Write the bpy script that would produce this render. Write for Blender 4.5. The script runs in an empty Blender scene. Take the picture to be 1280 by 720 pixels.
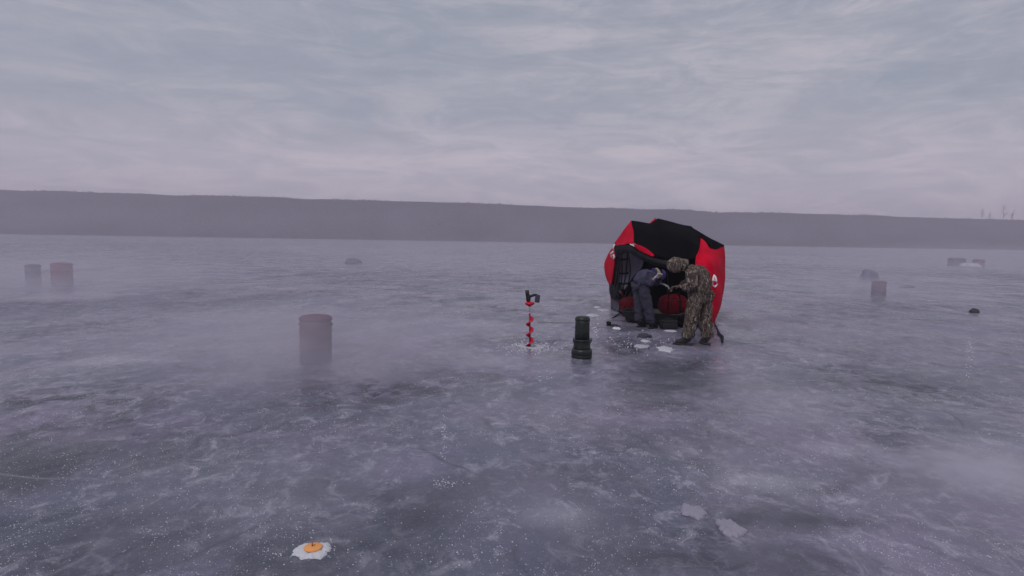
import bpy, bmesh, math, random
from mathutils import Vector, Matrix, noise
random.seed(7)
R = math.radians
sc = bpy.context.scene
C = bpy.data.collections.new('place'); sc.collection.children.link(C)

# ------------------------------------------------------------------ camera
F = 770.0; CH = 1.7
cam_d = bpy.data.cameras.new('camera'); cam = bpy.data.objects.new('camera', cam_d)
sc.collection.objects.link(cam)
cam_d.sensor_width = 36; cam_d.lens = 36*F/1280
cam_d.clip_start = 0.05; cam_d.clip_end = 20000
PITCH = math.atan(60/F)
RM = (Matrix.Rotation(R(90)-PITCH, 3, 'X') @ Matrix.Rotation(R(0.9), 3, 'Z'))
cam.matrix_world = Matrix.Translation((0, 0, CH)) @ RM.to_4x4()
sc.camera = cam
CAM = Vector((0, 0, CH))
def ray(px, py):
    return RM @ Vector(((px-640)/F, -(py-360)/F, -1))
def P(px, py, D):                      # point at distance D down the lake
    d = ray(px, py); return CAM + d*(D/d.y)
def G(px, py, z=0.0):                  # point on the ice
    d = ray(px, py); return CAM + d*((z-CH)/d.z)

# ------------------------------------------------------------------ materials
def nodes(name):
    m = bpy.data.materials.new(name); m.use_nodes = True
    nt = m.node_tree; b = nt.nodes['Principled BSDF']
    return m, nt, b
def N(nt, t, **k):
    n = nt.nodes.new(t)
    for a, v in k.items():
        if a in n.inputs: n.inputs[a].default_value = v
        else: setattr(n, a, v)
    return n
def L(nt, a, b): nt.links.new(a, b)
def ramp(nt, src, stops, interp='LINEAR'):
    r = nt.nodes.new('ShaderNodeValToRGB'); r.color_ramp.interpolation = interp
    e = r.color_ramp.elements
    while len(e) < len(stops): e.new(0.5)
    for i, (p, c) in enumerate(stops):
        e[i].position = p
        e[i].color = (c, c, c, 1) if not hasattr(c, '__len__') else (*c, 1)
    L(nt, src, r.inputs['Fac']); return r
def mixc(nt, fac, a, b, mode='MIX'):
    m = nt.nodes.new('ShaderNodeMix'); m.data_type = 'RGBA'; m.blend_type = mode
    for s, v in ((m.inputs[0], fac), (m.inputs[6], a), (m.inputs[7], b)):
        if hasattr(v, 'is_linked') or isinstance(v, bpy.types.NodeSocket): L(nt, v, s)
        elif hasattr(v, '__len__'): s.default_value = (*v, 1)
        else: s.default_value = v
    return m.outputs[2]
def pos(nt, scale=(1, 1, 1), obj=True, rot=(0, 0, 0)):
    t = nt.nodes.new('ShaderNodeTexCoord'); mp = nt.nodes.new('ShaderNodeMapping')
    mp.inputs['Scale'].default_value = scale; mp.inputs['Rotation'].default_value = rot
    if obj: L(nt, t.outputs['Object'], mp.inputs[0])
    else:
        g = nt.nodes.new('ShaderNodeNewGeometry'); L(nt, g.outputs['Position'], mp.inputs[0])
    return mp.outputs[0]
def noi(nt, vec, scale, detail=5, rough=.55, dist=0):
    n = N(nt, 'ShaderNodeTexNoise'); n.inputs['Scale'].default_value = scale
    n.inputs['Detail'].default_value = detail; n.inputs['Roughness'].default_value = rough
    n.inputs['Distortion'].default_value = dist
    L(nt, vec, n.inputs['Vector']); return n.outputs['Fac']
def bump(nt, b, h, strength=.4, dist=.02, prev=None):
    n = nt.nodes.new('ShaderNodeBump'); n.inputs['Strength'].default_value = strength
    n.inputs['Distance'].default_value = dist; L(nt, h, n.inputs['Height'])
    if prev: L(nt, prev.outputs[0], n.inputs['Normal'])
    L(nt, n.outputs[0], b.inputs['Normal']); return n

def cloth(name, col, col2, rough=.85, sc_=6, bs=.5, bd=.02, sheen=0.0):
    m, nt, b = nodes(name)
    v = pos(nt, obj=False)
    f = noi(nt, v, sc_, 6); f2 = noi(nt, v, 70, 2)
    r = ramp(nt, f, [(.35, 0.), (.68, 1.)])
    c = mixc(nt, r.outputs[0], col, col2)
    c = mixc(nt, ramp(nt, f2, [(.4, 0.), (.8, .35)]).outputs[0], c, [min(1, x*1.7) for x in col2])
    L(nt, c, b.inputs['Base Color']); b.inputs['Roughness'].default_value = rough
    b.inputs['Specular IOR Level'].default_value = .08
    if sheen: b.inputs['Sheen Weight'].default_value = sheen
    bump(nt, b, f, bs, bd); return m
def plain(name, col, rough=.5, metal=0, var=.3, s=20, spec=.4, bs=.15):
    m, nt, b = nodes(name)
    v = pos(nt, obj=False); f = noi(nt, v, s, 6, .65)
    c = mixc(nt, f, [x*(1-var) for x in col], [min(1, x*(1+var)) for x in col])
    L(nt, c, b.inputs['Base Color']); b.inputs['Roughness'].default_value = rough
    b.inputs['Metallic'].default_value = metal; b.inputs['Specular IOR Level'].default_value = spec
    bump(nt, b, f, bs, .01); return m

M = {}
M['red_fabric'] = cloth('red_fabric', (.68, .002, .030), (.50, .001, .022), .75, 3.0)
M['black_fabric'] = cloth('black_fabric', (.0012, .0012, .002), (.002, .002, .003), .9, 3)
M['dark_hem'] = cloth('dark_hem', (.010, .010, .013), (.018, .018, .022), .7, 5)
M['grey_liner'] = cloth('grey_liner', (.24, .23, .30), (.17, .165, .22), .7, 4)
M['flap_grey'] = cloth('flap_grey', (.10, .10, .125), (.05, .05, .065), .7, 6)
M['slate_cloth'] = cloth('slate_cloth', (.045, .043, .072), (.07, .066, .105), .9, 9, .6)
M['slate_trouser'] = cloth('slate_trouser', (.036, .035, .052), (.06, .058, .082), .9, 9, .6)
M['purple_cloth'] = cloth('purple_cloth', (.07, .045, .17), (.035, .03, .10), .9, 25)
M['fur'] = cloth('fur', (.42, .38, .26), (.22, .2, .14), 1, 60, 1, .02)
M['white_glove'] = cloth('white_glove', (.62, .6, .62), (.4, .38, .4), .9, 30)
M['black_rubber'] = plain('black_rubber', (.012, .012, .013), .55, 0, .4, 15)
M['pole'] = plain('pole', (.012, .012, .015), .35, 0, .3)
M['canister'] = plain('canister', (.013, .017, .014), .42, 0, .55, 12, .5)
M['red_paint'] = plain('red_paint', (.62, .006, .03), .38, 0, .2, 30)
M['dark_red_paint'] = plain('dark_red_paint', (.22, .008, .025), .4, 0, .5, 40)
M['pale_metal'] = plain('pale_metal', (.6, .42, .46), .35, .3, .2)
M['skin'] = plain('skin', (.45, .27, .2), .55, 0, .15)
M['emblem'] = plain('emblem', (.85, .82, .85), .6, 0, .05)
M['orange'] = plain('orange', (1.0, .40, .12), .6, 0, .14, 40)
M['dark_stone'] = plain('dark_stone', (.06, .055, .07), .85, 0, .4, 20, .3, .6)
M['sole'] = plain('sole', (.02, .016, .015), .7)

def snow_mat(name, col=(.74, .74, .80), s=12):
    m, nt, b = nodes(name)
    v = pos(nt, obj=False); f = noi(nt, v, s, 7, .7)
    L(nt, mixc(nt, f, [x*.72 for x in col], col), b.inputs['Base Color'])
    b.inputs['Roughness'].default_value = .75
    b.inputs['Subsurface Weight'].default_value = .0
    bump(nt, b, f, .8, .02); return m
M['slush'] = snow_mat('slush', (.55, .53, .61), 25)
M['snow'] = snow_mat('snow', (.66, .65, .72))
M['frost'] = snow_mat('frost', (.86, .86, .93), 30)
M['dirty_snow'] = snow_mat('dirty_snow', (.40, .375, .46), 8)

def camo():
    m, nt, b = nodes('camouflage')
    v0 = pos(nt, obj=False)
    w = N(nt, 'ShaderNodeTexNoise'); w.inputs['Scale'].default_value = 7; L(nt, v0, w.inputs['Vector'])
    add = N(nt, 'ShaderNodeVectorMath', operation='MULTIPLY_ADD'); L(nt, w.outputs['Color'], add.inputs[0])
    add.inputs[1].default_value = (.12, .12, .12); L(nt, v0, add.inputs[2])
    v = add.outputs[0]
    f = noi(nt, v, 15, 5, .65)
    base = ramp(nt, f, [(.28, (.026, .018, .018)), (.42, (.095, .070, .058)), (.5, (.06, .045, .034)),
                        (.58, (.16, .125, .105)), (.68, (.095, .045, .042)), (.8, (.04, .032, .03))], 'LINEAR')
    def twigs(rot, sx, lo):
        mp = N(nt, 'ShaderNodeMapping'); mp.inputs['Rotation'].default_value = rot
        mp.inputs['Scale'].default_value = (sx, sx, 5); L(nt, v, mp.inputs[0])
        t = noi(nt, mp.outputs[0], 1.0, 2, .5)
        return ramp(nt, t, [(lo, 0.), (lo+.04, 1.)]).outputs[0]
    c = mixc(nt, twigs((.3, .5, 0), 42, .60), base.outputs[0], (.34, .30, .27))
    c = mixc(nt, twigs((-.4, -.7, .4), 36, .61), c, (.24, .21, .17))
    c = mixc(nt, twigs((.1, 1.1, .2), 40, .61), c, (.012, .010, .010))
    L(nt, c, b.inputs['Base Color']); b.inputs['Roughness'].default_value = .95
    b.inputs['Specular IOR Level'].default_value = .15
    bump(nt, b, f, .8, .03); return m
M['camo'] = camo()

def hazed(name, col, frost=(.42, .40, .50), z0=0.05, z1=.5):  # frost is the pale colour of the painted haze
    """thing whose colour pales towards the ice, as painted haze"""
    m, nt, b = nodes(name)
    v = pos(nt, obj=False); f = noi(nt, v, 7, 6, .6)
    s = N(nt, 'ShaderNodeSeparateXYZ'); L(nt, v, s.inputs[0])
    mr = N(nt, 'ShaderNodeMapRange'); mr.inputs['From Min'].default_value = z0
    mr.inputs['From Max'].default_value = z1; L(nt, s.outputs[2], mr.inputs['Value'])
    a = N(nt, 'ShaderNodeMath', operation='MULTIPLY_ADD'); L(nt, f, a.inputs[0]); a.inputs[1].default_value = .7
    L(nt, mr.outputs[0], a.inputs[2])
    r = ramp(nt, a.outputs[0], [(.30, 0.), (1.15, 1.)])
    c = mixc(nt, r.outputs[0], frost, col)
    L(nt, c, b.inputs['Base Color']); b.inputs['Roughness'].default_value = .9
    b.inputs['Specular IOR Level'].default_value = .15
    bump(nt, b, f, .4, .02); return m

# ------------------------------------------------------------------ ice
def ice_mat():
    m, nt, b = nodes('ice')
    g = nt.nodes.new('ShaderNodeNewGeometry'); v = g.outputs['Position']
    def sc2(x, y, rz=0.0):
        mp = N(nt, 'ShaderNodeMapping'); mp.inputs['Scale'].default_value = (x, y, 1)
        mp.inputs['Rotation'].default_value = (0, 0, rz); L(nt, v, mp.inputs[0]); return mp.outputs[0]
    big = noi(nt, sc2(.22, .16), 1, 5, .6, .6)
    mid = noi(nt, sc2(1.1, .8, .3), 1, 7, .66, .5)
    fin = noi(nt, sc2(7, 6), 1, 6, .7)
    far = noi(nt, sc2(.05, .035), 1, 6, .65, .8)
    c = ramp(nt, mid, [(.30, (.086, .082, .124)), (.5, (.165, .146, .222)), (.70, (.265, .230, .335))]).outputs[0]
    c = mixc(nt, ramp(nt, big, [(.34, .8), (.55, 0.)]).outputs[0], c, (.13, .145, .18))
    c = mixc(nt, ramp(nt, far, [(.40, 0.), (.68, .6)]).outputs[0], c, (.44, .42, .50))
    c = mixc(nt, ramp(nt, fin, [(.50, 0.), (.78, .5)]).outputs[0], c, (.50, .48, .56))
    clump = noi(nt, sc2(3.2, 2.6, .6), 1, 8, .72, 1.0)
    gate = ramp(nt, noi(nt, sc2(.45, .38, .2), 1, 3), [(.42, 0.), (.62, 1.)]).outputs[0]
    k = N(nt, 'ShaderNodeMath', operation='MULTIPLY'); L(nt, gate, k.inputs[0])
    L(nt, ramp(nt, clump, [(.45, .95), (.56, 0.)]).outputs[0], k.inputs[1])
    c = mixc(nt, k.outputs[0], c, (.058, .058, .084))
    tint = noi(nt, sc2(.5, .4, 2.0), 1, 5, .6, .8)
    c = mixc(nt, ramp(nt, tint, [(.38, .7), (.5, 0.)]).outputs[0], c, (.135, .145, .205))
    c = mixc(nt, ramp(nt, tint, [(.54, 0.), (.68, .6)]).outputs[0], c, (.275, .215, .32))
    lace = ramp(nt, noi(nt, sc2(5, 4.2, 1.1), 1, 9, .78, .7), [(.52, 0.), (.66, .7)]).outputs[0]
    c = mixc(nt, lace, c, (.47, .45, .54))
    speck = noi(nt, sc2(45, 40), 1, 3, .6)
    c = mixc(nt, ramp(nt, speck, [(.62, 0.), (.72, .5)]).outputs[0], c, (.6, .6, .66))
    for rz, s_, a_, w_ in ((.7, 1.3, .20, .010), (2.1, 2.6, .16, .014)):
        wv = N(nt, 'ShaderNodeTexNoise'); wv.inputs['Scale'].default_value = 1.7; wv.inputs['Detail'].default_value = 4; L(nt, v, wv.inputs['Vector'])
        ma = N(nt, 'ShaderNodeVectorMath', operation='MULTIPLY_ADD'); L(nt, wv.outputs['Color'], ma.inputs[0])
        ma.inputs[1].default_value = (.7, .7, 0); L(nt, sc2(1, 1, rz), ma.inputs[2])
        vo = N(nt, 'ShaderNodeTexVoronoi', feature='DISTANCE_TO_EDGE'); vo.inputs['Scale'].default_value = s_; L(nt, ma.outputs[0], vo.inputs['Vector'])
        k2 = N(nt, 'ShaderNodeMath', operation='MULTIPLY'); L(nt, ramp(nt, vo.outputs['Distance'], [(.0, a_), (w_, 0.)]).outputs[0], k2.inputs[0])
        L(nt, ramp(nt, noi(nt, sc2(.8, .8, rz), 1, 4), [(.50, 0.), (.62, 1.)]).outputs[0], k2.inputs[1])
        c = mixc(nt, k2.outputs[0], c, (.62, .60, .68))
    # patches of bare dark ice, of wind-blown snow dust and of the shelter's painted reflection
    def patch(p, rx, ry, col, amt, c):
        s = N(nt, 'ShaderNodeVectorMath', operation='SUBTRACT'); L(nt, v, s.inputs[0]); s.inputs[1].default_value = p
        q = N(nt, 'ShaderNodeVectorMath', operation='MULTIPLY'); L(nt, s.outputs[0], q.inputs[0])
        q.inputs[1].default_value = (1/rx, 1/ry, 0)
        ln = N(nt, 'ShaderNodeVectorMath', operation='LENGTH'); L(nt, q.outputs[0], ln.inputs[0])
        ad = N(nt, 'ShaderNodeMath', operation='MULTIPLY_ADD'); L(nt, mid, ad.inputs[0]); ad.inputs[1].default_value = 1.6
        L(nt, ln.outputs['Value'], ad.inputs[2])
        r = ramp(nt, ad.outputs[0], [(.0, amt), (.95, amt*.8), (1.0, amt*.7)])
        mr = N(nt, 'ShaderNodeMapRange'); mr.inputs['From Min'].default_value = .9; mr.inputs['From Max'].default_value = 1.75
        mr.inputs['To Min'].default_value = amt; mr.inputs['To Max'].default_value = 0; L(nt, ad.outputs[0], mr.inputs['Value'])
        mr.interpolation_type = 'SMOOTHSTEP'
        nt.nodes.remove(r)
        return mixc(nt, mr.outputs[0], c, col)
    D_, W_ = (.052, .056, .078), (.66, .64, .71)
    for (px, py, rx, ry, col, amt) in [
            (20, 590, 1.1, 1.0, D_, .9), (60, 560, 1.6, 1.2, D_, .3), (330, 372, 1.5, 3.0, D_, .5), (1010, 650, .75, .32, D_, .75),
            (530, 640, .55, .8, D_, .72), (838, 468, 1.0, 2.6, D_, .75), (930, 335, 2.5, 5, D_, .3),  # middle patch: the shelter's reflection painted dark into the ice colour
            (800, 540, 1.1, .5, D_, .35), (760, 670, .6, .5, (.15, .14, .18), .5), (1100, 480, 2.5, .8, D_, .35),
            (1240, 590, .8, .7, W_, .55), (690, 640, .35, .3, W_, .22), (600, 450, 1.2, 1.0, W_, .18),
            (1060, 560, .5, .35, W_, .2), (1000, 440, 1.0, .9, W_, .16), (280, 470, 1.0, .8, W_, .13),
            (1190, 350, 4, 5, W_, .18), (70, 370, 2.0, 2.6, W_, .45), (130, 450, 1.3, .6, W_, .3), (430, 250, 1, 1, W_, 0), (960, 600, .5, .25, W_, .22), (560, 470, 1.2, .5, D_, .25), (150, 670, 1.7, .6, D_, .5), (640, 600, 1.3, .5, D_, .3), (400, 610, .8, .3, D_, .3), (900, 700, 1.4, .35, D_, .5), (420, 700, 1.6, .35, D_, .4), (1130, 470, 1.6, .5, D_, .3), (950, 480, .8, .3, D_, .3)]:
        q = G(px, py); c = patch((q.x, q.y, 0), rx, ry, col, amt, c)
    # long thin healed cracks
    for rz, s_, a_ in ((.25, .23, .7), (-.9, .17, .5), (1.2, .3, .22)):
        mp = sc2(1, 1, rz)
        wv = N(nt, 'ShaderNodeTexNoise'); wv.inputs['Scale'].default_value = .6; L(nt, v, wv.inputs['Vector'])
        ma = N(nt, 'ShaderNodeVectorMath', operation='MULTIPLY_ADD'); L(nt, wv.outputs['Color'], ma.inputs[0])
        ma.inputs[1].default_value = (1.6, 1.6, 0); L(nt, mp, ma.inputs[2])
        vo = N(nt, 'ShaderNodeTexVoronoi', feature='DISTANCE_TO_EDGE'); vo.inputs['Scale'].default_value = s_
        L(nt, ma.outputs[0], vo.inputs['Vector'])
        r = ramp(nt, vo.outputs['Distance'], [(.0, a_), (.006, 0.)]).outputs[0]
        br = ramp(nt, noi(nt, sc2(.9, .9, rz), 1, 3), [(.47, 0.), (.60, 1.)]).outputs[0]
        k = N(nt, 'ShaderNodeMath', operation='MULTIPLY'); L(nt, r, k.inputs[0]); L(nt, br, k.inputs[1])
        c = mixc(nt, k.outputs[0], c, (.08, .08, .105) if rz < 1 else (.60, .58, .65))
    at = N(nt, 'ShaderNodeAttribute', attribute_name='crack')
    c = mixc(nt, at.outputs['Fac'], c, (.07, .07, .095))
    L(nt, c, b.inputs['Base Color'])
    L(nt, ramp(nt, mid, [(.34, .10), (.6, .45)]).outputs[0], b.inputs['Roughness'])
    b.inputs['Specular IOR Level'].default_value = .5; b.inputs['IOR'].default_value = 1.31
    b1 = bump(nt, b, mid, .35, .05)
    b2 = bump(nt, b, fin, .4, .012, b1)
    v3 = noi(nt, sc2(26, 26), 1, 4, .7)
    bump(nt, b, v3, .3, .006, b2)
    return m
M['ice'] = ice_mat()

TR = [G(*p) for p in ((-60, 668), (20, 650), (90, 622), (170, 596), (205, 578), (260, 547), (300, 543), (370, 520), (440, 502), (520, 480))]
def seg_d(x, y, a, b):
    dx, dy = b.x-a.x, b.y-a.y; t = max(0, min(1, ((x-a.x)*dx+(y-a.y)*dy)/(dx*dx+dy*dy)))
    return math.hypot(x-a.x-t*dx, y-a.y-t*dy)
HOLES = [(G(663, 433), .11, .23)]
CRK = {}
def ice_h(x, y):
    r = math.hypot(x, y)
    if r > 60: return 0.0
    fade = 1 if r < 30 else (60-r)/30
    n = noise.noise(Vector((x*.9, y*.9, 3)))*.014 + noise.noise(Vector((x*2.7, y*2.7, 9)))*.009
    n += noise.noise(Vector((x*7, y*7, 5)))*.006
    if r < 12: n += noise.noise(Vector((x*19, y*19, 2)))*.0026
    if -8 < x < 1 and 1.5 < y < 9:
        wx = x+noise.noise(Vector((x*1.5, y*1.5, 40)))*.14+noise.noise(Vector((x*6, y*6, 41)))*.05; wy = y+noise.noise(Vector((x*1.5, y*1.5, 50)))*.14+noise.noise(Vector((x*6, y*6, 51)))*.05
        d = min(seg_d(wx, wy, TR[i], TR[i+1]) for i in range(len(TR)-1))
        if d < .22:
            g = max(0, .22+1.5*noise.noise(Vector((x*3.1, y*3.1, 20))))
            n += g*(-.032*math.exp(-(d/.03)**2) + .012*math.exp(-((d-.09)/.05)**2))
            CRK[(round(x, 4), round(y, 4))] = max(0, min(1, g*.7*math.exp(-(d/.03)**2)))
    return n*fade - .004
def make_ice():
    bm = bmesh.new()
    rs = [0.0]; r = .6
    while r < 60: rs.append(r); r *= 1.0075
    while r < 1350: rs.append(r); r *= 1.12
    ang = []; a = -180.0
    while a < 180:
        ang.append(R(a)); a += .22 if abs(a) < 48 else (.8 if abs(a) < 75 else 4)
    rings = []
    for r in rs[1:]:
        rings.append([bm.verts.new((r*math.sin(t), r*math.cos(t), ice_h(r*math.sin(t), r*math.cos(t)))) for t in ang])
    c0 = bm.verts.new((0, 0, 0)); n = len(ang)
    for j in range(n): bm.faces.new((c0, rings[0][(j+1) % n], rings[0][j]))
    for i in range(len(rings)-1):
        A, B = rings[i], rings[i+1]
        for j in range(n):
            k = (j+1) % n; bm.faces.new((A[j], A[k], B[k], B[j]))
    for f in bm.faces: f.smooth = True
    me = bpy.data.meshes.new('frozen_lake'); bm.to_mesh(me); bm.free()
    o = bpy.data.objects.new('frozen_lake', me); C.objects.link(o); me.materials.append(M['ice'])
    if sum(p.normal.z for p in me.polygons[:50]) < 0: me.flip_normals()
    at = me.attributes.new('crack', 'FLOAT', 'POINT')
    for i, v in enumerate(me.vertices):
        k = CRK.get((round(v.co.x, 4), round(v.co.y, 4)))
        if k: at.data[i].value = k
    o['kind'] = 'structure'; return o
make_ice()

# ------------------------------------------------------------------ build helpers
def link(name, me, mat, parent=None, smooth=True):
    o = bpy.data.objects.new(name, me); C.objects.link(o)
    if mat: me.materials.append(mat)
    if parent: o.parent = parent
    if smooth:
        for p in me.polygons: p.use_smooth = True
    return o
def obj(name, bm, mat, parent=None, smooth=True):
    me = bpy.data.meshes.new(name); bmesh.ops.recalc_face_normals(bm, faces=bm.faces)
    bm.to_mesh(me); bm.free(); return link(name, me, mat, parent, smooth)
def tag(o, label, cat, group=None):
    o['label'] = label; o['category'] = cat
    if group: o['group'] = group
    return o
def thing(name, loc, label, cat, group=None, rz=0):
    o = bpy.data.objects.new(name, None); C.objects.link(o); o.location = loc; o.rotation_euler.z = rz
    o.empty_display_size = .2
    return tag(o, label, cat, group)
def lathe(bm, prof, n=32, cx=0, cy=0, cz=0, wob=0):
    rings = []
    for r, z in prof:
        rings.append([bm.verts.new((cx+(r*(1+wob*math.sin(3*2*math.pi*i/n)))*math.cos(2*math.pi*i/n), cy+r*math.sin(2*math.pi*i/n), cz+z)) for i in range(n)])
    for a, b in zip(rings, rings[1:]):
        for i in range(n): bm.faces.new((a[i], a[(i+1) % n], b[(i+1) % n], b[i]))
    bm.faces.new(rings[0][::-1]); bm.faces.new(rings[-1])
def tube(bm, pts, r, n=8):
    pts = [Vector(p) for p in pts]; rings = []
    rr = r if hasattr(r, '__len__') else [r]*len(pts)
    for i, p in enumerate(pts):
        d = (pts[min(i+1, len(pts)-1)]-pts[max(i-1, 0)]).normalized()
        u = d.cross(Vector((0, 0, 1)));
        if u.length < .05: u = d.cross(Vector((0, 1, 0)))
        u.normalize(); w = d.cross(u)
        rings.append([bm.verts.new(p+(u*math.cos(2*math.pi*k/n)+w*math.sin(2*math.pi*k/n))*rr[i]) for k in range(n)])
    for a, b in zip(rings, rings[1:]):
        for k in range(n): bm.faces.new((a[k], a[(k+1) % n], b[(k+1) % n], b[k]))
    bm.faces.new(rings[0][::-1]); bm.faces.new(rings[-1])
def rbox(bm, c, s, rot=None, bev=.01, seg=2):
    r = bmesh.ops.create_cube(bm, size=1.0)
    M4 = Matrix.Translation(c) @ (rot.to_4x4() if rot else Matrix.Identity(4)) @ Matrix.Diagonal((*s, 1))
    bmesh.ops.transform(bm, matrix=M4, verts=r['verts'])
    es = list({e for v in r['verts'] for e in v.link_edges})
    if bev: bmesh.ops.bevel(bm, geom=es, offset=bev, segments=seg, affect='EDGES', profile=.6)
def cr(p0, p1, p2, p3, t):
    return .5*((2*p1)+(-p0+p2)*t+(2*p0-5*p1+4*p2-p3)*t*t+(-p0+3*p1-3*p2+p3)*t**3)
def spline(pts, n, curved=True):
    out = []; k = len(pts)-1
    for i in range(n+1):
        u = i/n*k; j = min(int(u), k-1); t = u-j
        if curved:
            a = pts[j-1] if j > 0 else pts[0]*2-pts[1]; d = pts[j+2] if j+2 <= k else pts[k]*2-pts[k-1]
            out.append(cr(a, pts[j], pts[j+1], d, t))
        else: out.append(pts[j].lerp(pts[j+1], t))
    return out
def wrinkle(p, amt):
    a = noise.noise(Vector((p.x*2.2, p.y*2.2, p.z*3.5)))*.045 + noise.noise(Vector((p.x*6+4, p.y*6, p.z*5)))*.016
    q = Vector((noise.noise(p*3+Vector((9, 0, 0)))*.02, a, noise.noise(p*3+Vector((0, 7, 0)))*.015))
    return p + q*amt
def loft(name, rows, mat, parent, nu=22, nv=22, th=.012, amt=1.0, curved=True, cu=True):
    rows = [spline([Vector(p) for p in r], nu, cu) for r in rows]
    cols = [spline([r[i] for r in rows], nv, curved) for i in range(nu+1)]
    bm = bmesh.new()
    g = [[bm.verts.new(wrinkle(cols[i][j], amt)) for j in range(nv+1)] for i in range(nu+1)]
    for i in range(nu):
        for j in range(nv): bm.faces.new((g[i][j], g[i+1][j], g[i+1][j+1], g[i][j+1]))
    bmesh.ops.recalc_face_normals(bm, faces=bm.faces)
    bmesh.ops.solidify(bm, geom=list(bm.faces), thickness=th)
    bmesh.ops.recalc_face_normals(bm, faces=bm.faces)
    if parent:
        bmesh.ops.translate(bm, verts=bm.verts, vec=-parent.location)
    return obj(name, bm, mat, parent)
def skin(name, J, E, mat, parent, sub=2, root=0):
    me = bpy.data.meshes.new(name)
    names = list(J); idx = {n: i for i, n in enumerate(names)}
    me.from_pydata([J[n][0] for n in names], [(idx[a], idx[b]) for a, b in E], [])
    o = bpy.data.objects.new(name+'_src', me); C.objects.link(o)
    s = o.modifiers.new('s', 'SKIN'); s.use_smooth_shade = True; s.branch_smoothing = .6
    lay = me.skin_vertices[0].data if me.skin_vertices else None
    if lay is None:
        me.attributes  # no layer yet
    for i, n in enumerate(names):
        r = J[n][1]; lay[i].radius = (r, r) if not hasattr(r, '__len__') else r
        lay[i].use_root = (i == root)
    ss = o.modifiers.new('d', 'SUBSURF'); ss.levels = sub; ss.render_levels = sub
    dg = bpy.context.evaluated_depsgraph_get(); dg.update()
    nm = bpy.data.meshes.new_from_object(o.evaluated_get(dg)); nm.name = name
    bpy.data.objects.remove(o); nm.materials.clear()
    return link(name, nm, mat, parent)
def fold(o, amp=.012, f=9):
    for v in o.data.vertices:
        p = v.co; n = v.normal
        k = noise.noise(Vector((p.x*f, p.y*f, p.z*f*1.3)))+.5*noise.noise(p*f*2.3)
        v.co = p + n*k*amp
    return o

# ------------------------------------------------------------------ far shore
def hills():
    bm = bmesh.new(); cols = []
    for i in range(0, 241):
        x = -1500+i*12.5
        t = x/500
        top = 39.5 - 6*(x/420) if abs(x) < 600 else 39.5-6*(600/420)*(1 if x > 0 else -1)
        top += 2.2*noise.noise(Vector((x*.006, 0, 1))) + 1.2*noise.noise(Vector((x*.03, 0, 2)))
        col = []
        for k, (dy, h) in enumerate(((0, -.4), (6, .05), (14, .16), (30, .38), (55, .62), (90, .84), (130, .97), (170, 1.0), (230, .9), (330, .6), (480, .2), (560, -.05))):
            zz = top*h + (1.2*noise.noise(Vector((x*.02, dy*.03, 7))) if 0 < k < 11 else 0)
            col.append(bm.verts.new((x, 520+dy+10*noise.noise(Vector((x*.008, 0, 4))), zz if k else -.5)))
        cols.append(col)
    for a, b in zip(cols, cols[1:]):
        for k in range(len(a)-1): bm.faces.new((a[k], b[k], b[k+1], a[k+1]))
    m, nt, b = nodes('wooded_hill')
    v = pos(nt, obj=False); f = noi(nt, v, .03, 8, .7); f2 = noi(nt, v, .35, 4, .7)
    c = mixc(nt, ramp(nt, f, [(.35, 0.), (.7, 1.)]).outputs[0], (.05, .042, .06), (.09, .08, .105))
    c = mixc(nt, ramp(nt, f2, [(.5, 0.), (.8, .5)]).outputs[0], c, (.10, .09, .11))
    L(nt, c, b.inputs['Base Color']); b.inputs['Roughness'].default_value = 1
    b.inputs['Specular IOR Level'].default_value = 0
    bump(nt, b, f2, 1, 2)
    o = obj('hills', bm, m); o['kind'] = 'structure'; return o
HILL = hills()
dg = bpy.context.evaluated_depsgraph_get(); dg.update()
def hz(x, y):
    ok, loc, n, i = HILL.ray_cast(Vector((x, y, 300)), Vector((0, 0, -1)))
    return loc.z if ok else 0
M['crowns'] = plain('crowns', (.07, .06, .082), 1, 0, .4, .2, 0)
def wood():
    bm = bmesh.new()
    for i in range(2600):
        x = random.uniform(-700, 700)
        y = 640+random.random()**.8*62
        z = hz(x, y)
        if noise.noise(Vector((x*.012, y*.02, 3))) < -.28: continue
        h = random.uniform(.4, 1.8) * (1 if noise.noise(Vector((x*.02, 0, 8))) > 0 else .7); w = h*random.uniform(.30, .6)
        n = 5; a0 = random.random()*6
        base = [bm.verts.new((x+w*.5*math.cos(a0+k*6.283/n), y+w*.5*math.sin(a0+k*6.283/n), z-.3)) for k in range(n)]
        midr = [bm.verts.new((x+w*random.uniform(.6, 1.1)*math.cos(a0+.6+k*6.283/n), y+w*.9*math.sin(a0+.6+k*6.283/n), z+h*random.uniform(.35, .6))) for k in range(n)]
        tp = bm.verts.new((x+random.uniform(-.4, .4), y, z+h))
        for k in range(n):
            bm.faces.new((base[k], base[(k+1) % n], midr[(k+1) % n], midr[k]))
            bm.faces.new((midr[k], midr[(k+1) % n], tp))
    o = obj('distant_wood', bm, M['crowns'], None, False); o['kind'] = 'stuff'
    tag(o, 'low hazy wood covering the far shore', 'wood')
wood()
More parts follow.
